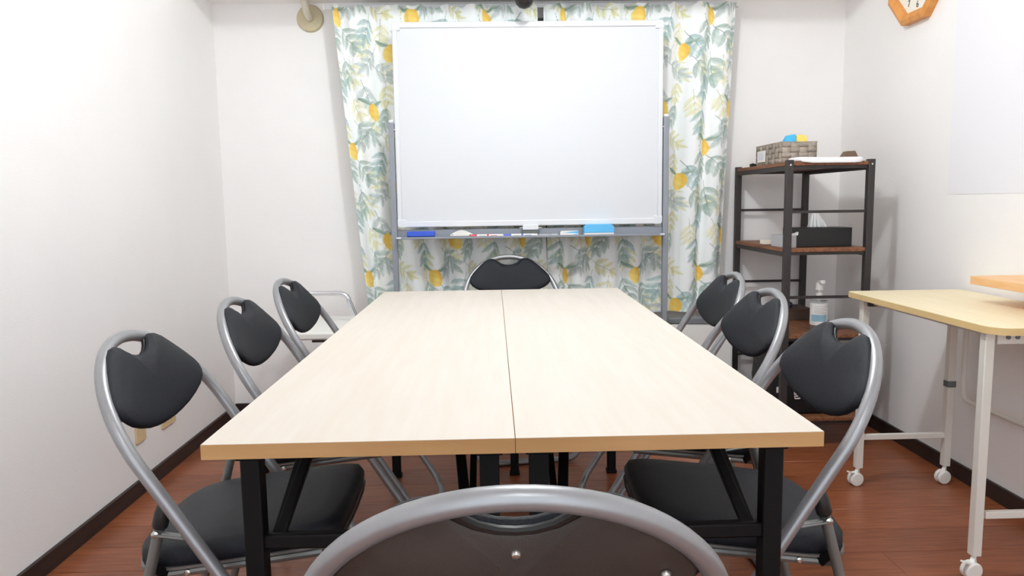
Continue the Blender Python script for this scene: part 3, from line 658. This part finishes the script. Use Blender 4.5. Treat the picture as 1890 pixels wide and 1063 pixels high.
for y in (.337, -.33):
    B().box(-.158, .142, y-.008, y+.008, .166, .186).ob('stretcher', m_wht, dk, bevel=.002)
    B().box(-.158, .142, y-.010, y+.010, DT-.053, DT-.0195).ob('end_rail', m_wht, dk, bevel=.002)
    for x in (-.13, -.105): B().lathe([(.006, 0), (.006, .003)], 10, (x, y-.010, DT-.034), (0, -1, 0)).ob('screw', m_post2, dk)
for q in ((-.165, -.135, .31, .325), (.10, .142, .29, .325)): B().box(*q, DT-.045, DT-.0195).ob('fold_bracket', m_rack, dk)
B().tube([(.178, .30, DT-.02), (.178, .30, .36), (.178, .297, .335), (.178, .285, .322), (.178, .26, .318), (.178, -.2, .318), (.178, -.29, .318), (.178, -.30, .33), (.178, -.30, DT-.02)], .0085, 10).ob('swing_frame', m_wht, dk)
B().box(.138, .168, .322, .352, .355, .378).ob('hinge_clamp', m_post2, dk, bevel=.002)
B().box(-.15, -.13, -.32, .32, DT-.04, DT-.0195).ob('side_rail', m_wht, dk)

# ------------------------------------------------------------------ on and by the right wall
t = thing('wall_shelf', 'thick orange pine shelf board on the right wall above the castered desk', 'shelf', (XR, 1.93, .758))
B().box(-.195, 0, -.4, .36, 0, .026).ob('board', m_ora, t, bevel=.002)
for y in (-.3, .05): B().prism([(0, 0), (-.10, 0), (0, -.030)], lambda p, y=y: (p[0], y-.008, p[1]), lambda p, y=y: (p[0], y+.008, p[1])).ob('bracket', m_ora, t)
tag(B().box(XR-.0015, XR, 1.2, 2.745, 1.042, 1.95).ob('wall_sheet', m_film), 'thin white dry-erase sheet stuck on the right wall above the desk', 'sheet')
ck = thing('wall_clock', 'orange wooden octagonal clock high on the right wall', 'clock', (XR, 2.99, 1.913))
def octp(r, k0=0): return [(r*math.cos(PI/8+PI/4*k), r*math.sin(PI/8+PI/4*k)) for k in range(8)]
ro, ri = .203, .160
def cp_(p, d): return (-d, -p[0], p[1])
o8, i8 = octp(ro), octp(ri); m8 = octp(.184)
B().loops([[cp_(p, 0) for p in o8], [cp_(p, .030) for p in o8], [cp_(p, .038) for p in m8], [cp_(p, .026) for p in i8], [cp_(p, .008) for p in i8]]).ob('frame', m_clkw, ck, ang=.2)
dl = B().prism(octp(.164), lambda p: cp_(p, .004), lambda p: cp_(p, .010)).ob('dial', m_clkf, ck)
def numeral(s, h):
    cu = bpy.data.curves.new('numeral', 'FONT'); cu.body = s; cu.size = h; cu.align_x = 'CENTER'; cu.align_y = 'CENTER'; cu.extrude = .0004
    o = bpy.data.objects.new('numeral', cu); C.objects.link(o); dg = bpy.context.evaluated_depsgraph_get()
    me = bpy.data.meshes.new_from_object(o.evaluated_get(dg)); bpy.data.objects.remove(o); me.materials.clear(); me.materials.append(m_ink); return me
for k in range(1, 13):
    a = PI/2-2*PI*k/12; o = bpy.data.objects.new('numeral', numeral(str(k), .036)); C.objects.link(o); o.parent = dl
    o.location = cp_((.122*math.cos(a), .122*math.sin(a)), .0106); o.rotation_euler = (PI/2, 0, -PI/2)
for ln, w_, an in ((.07, .008, 2.2), (.10, .005, 1.0)):
    B().bar(cp_((0, 0), .012), cp_((ln*math.cos(an), ln*math.sin(an)), .012), .0012, w_, up=(1, 0, 0)).ob('hand', m_ink, dl)

# ------------------------------------------------------------------ left wall outlets
def outlet(y0, y1, z0, z1, lab, slots):
    t = thing('wall_outlet', lab, 'outlet', (XL, (y0+y1)/2, (z0+z1)/2))
    a, b = (y1-y0)/2, (z1-z0)/2
    pt = B().prism(rrect(-a, a, -b, b, .006), lambda p: (0, p[0], p[1]), lambda p: (.008, p[0], p[1])).ob('plate', m_beige, t, bevel=.002)
    for z in slots:
        B().box(.0081, .0092, -.022, .022, z-.012, z+.012).ob('socket', m_beige, pt, bevel=.001)
        for s in (-1, 1): B().box(.0090, .0094, s*.008-.001, s*.008+.001, z-.005, z+.005).ob('slot', m_ink, pt)
outlet(2.601, 2.671, .189, .309, 'beige wall plate nearer the camera, low on the left wall behind the nearest chair', [.0])
outlet(2.806, 2.925, .180, .300, 'wider beige wall outlet farther along the left wall, beside the first plate', [.02, -.02])

# ------------------------------------------------------------------ white stool in the left corner
t = thing('white_stool', 'white padded stool with a chrome loop handle in the far left corner', 'stool', (-.757, 3.235, 0))
B().prism(rrect(-.148, .148, -.225, .225, .03), lambda p: (p[0], p[1], .482), lambda p: (p[0], p[1], .513)).ob('seat', m_whp, t, bevel=.008, seg=3)
hp = [(-.160, .05, .49), (-.150, .05, .55)] + [(-.085-.05*math.cos(a), .05, .61+.033*math.sin(a)) for a in [PI/2*k/6 for k in range(7)]] + [(.055+.05*math.sin(a), .05, .61+.033*math.cos(a)) for a in [PI/2*k/6 for k in range(7)]] + [(.128, .05, .55), (.152, .05, .49)]
B().tube(hp, .011, 12).ob('handle', m_chrome, t)
B().box(-.005, .045, -.20, -.12, .468, .482).ob('under_clip', m_rack, t, bevel=.002); B().box(-.10, .10, -.05, .05, .462, .482).ob('under_bracket', m_rack, t, bevel=.002)
B().lathe([(.025, .02), (.025, .464)], 16, (.04, 0, 0)).ob('column', m_chrome, t)
B().lathe([(.15, 0), (.15, .012), (.14, .02), (.03, .03)], 28, (.04, 0, 0)).ob('base', m_chrome, t)

# ------------------------------------------------------------------ low white panel under the curtain by the rack
t = thing('panel_unit', 'low white panel unit with a rounded slate grey top rail below the right curtain', 'panel', (.965, 3.425, 0))
B().prism(rrect(-.157, .155, .0, .455, [.03, .03, .01, .01]), lambda p: (p[0], -.022, p[1]), lambda p: (p[0], .022, p[1])).ob('body', m_whp, t, bevel=.004)
B().box(.143, .146, -.0235, -.021, .03, .42).ob('side_groove', m_brc, t)
pr_ = [(-.160, .476), (-.157, .462), (-.13, .458), (-.06, .454), (.03, .452), (.09, .455), (.118, .462), (.122, .476), (.118, .483), (-.156, .483)]
B().prism(pr_, lambda p: (p[0], -.027, p[1]), lambda p: (p[0], .027, p[1])).ob('top_rail', m_lid, t, bevel=.004)
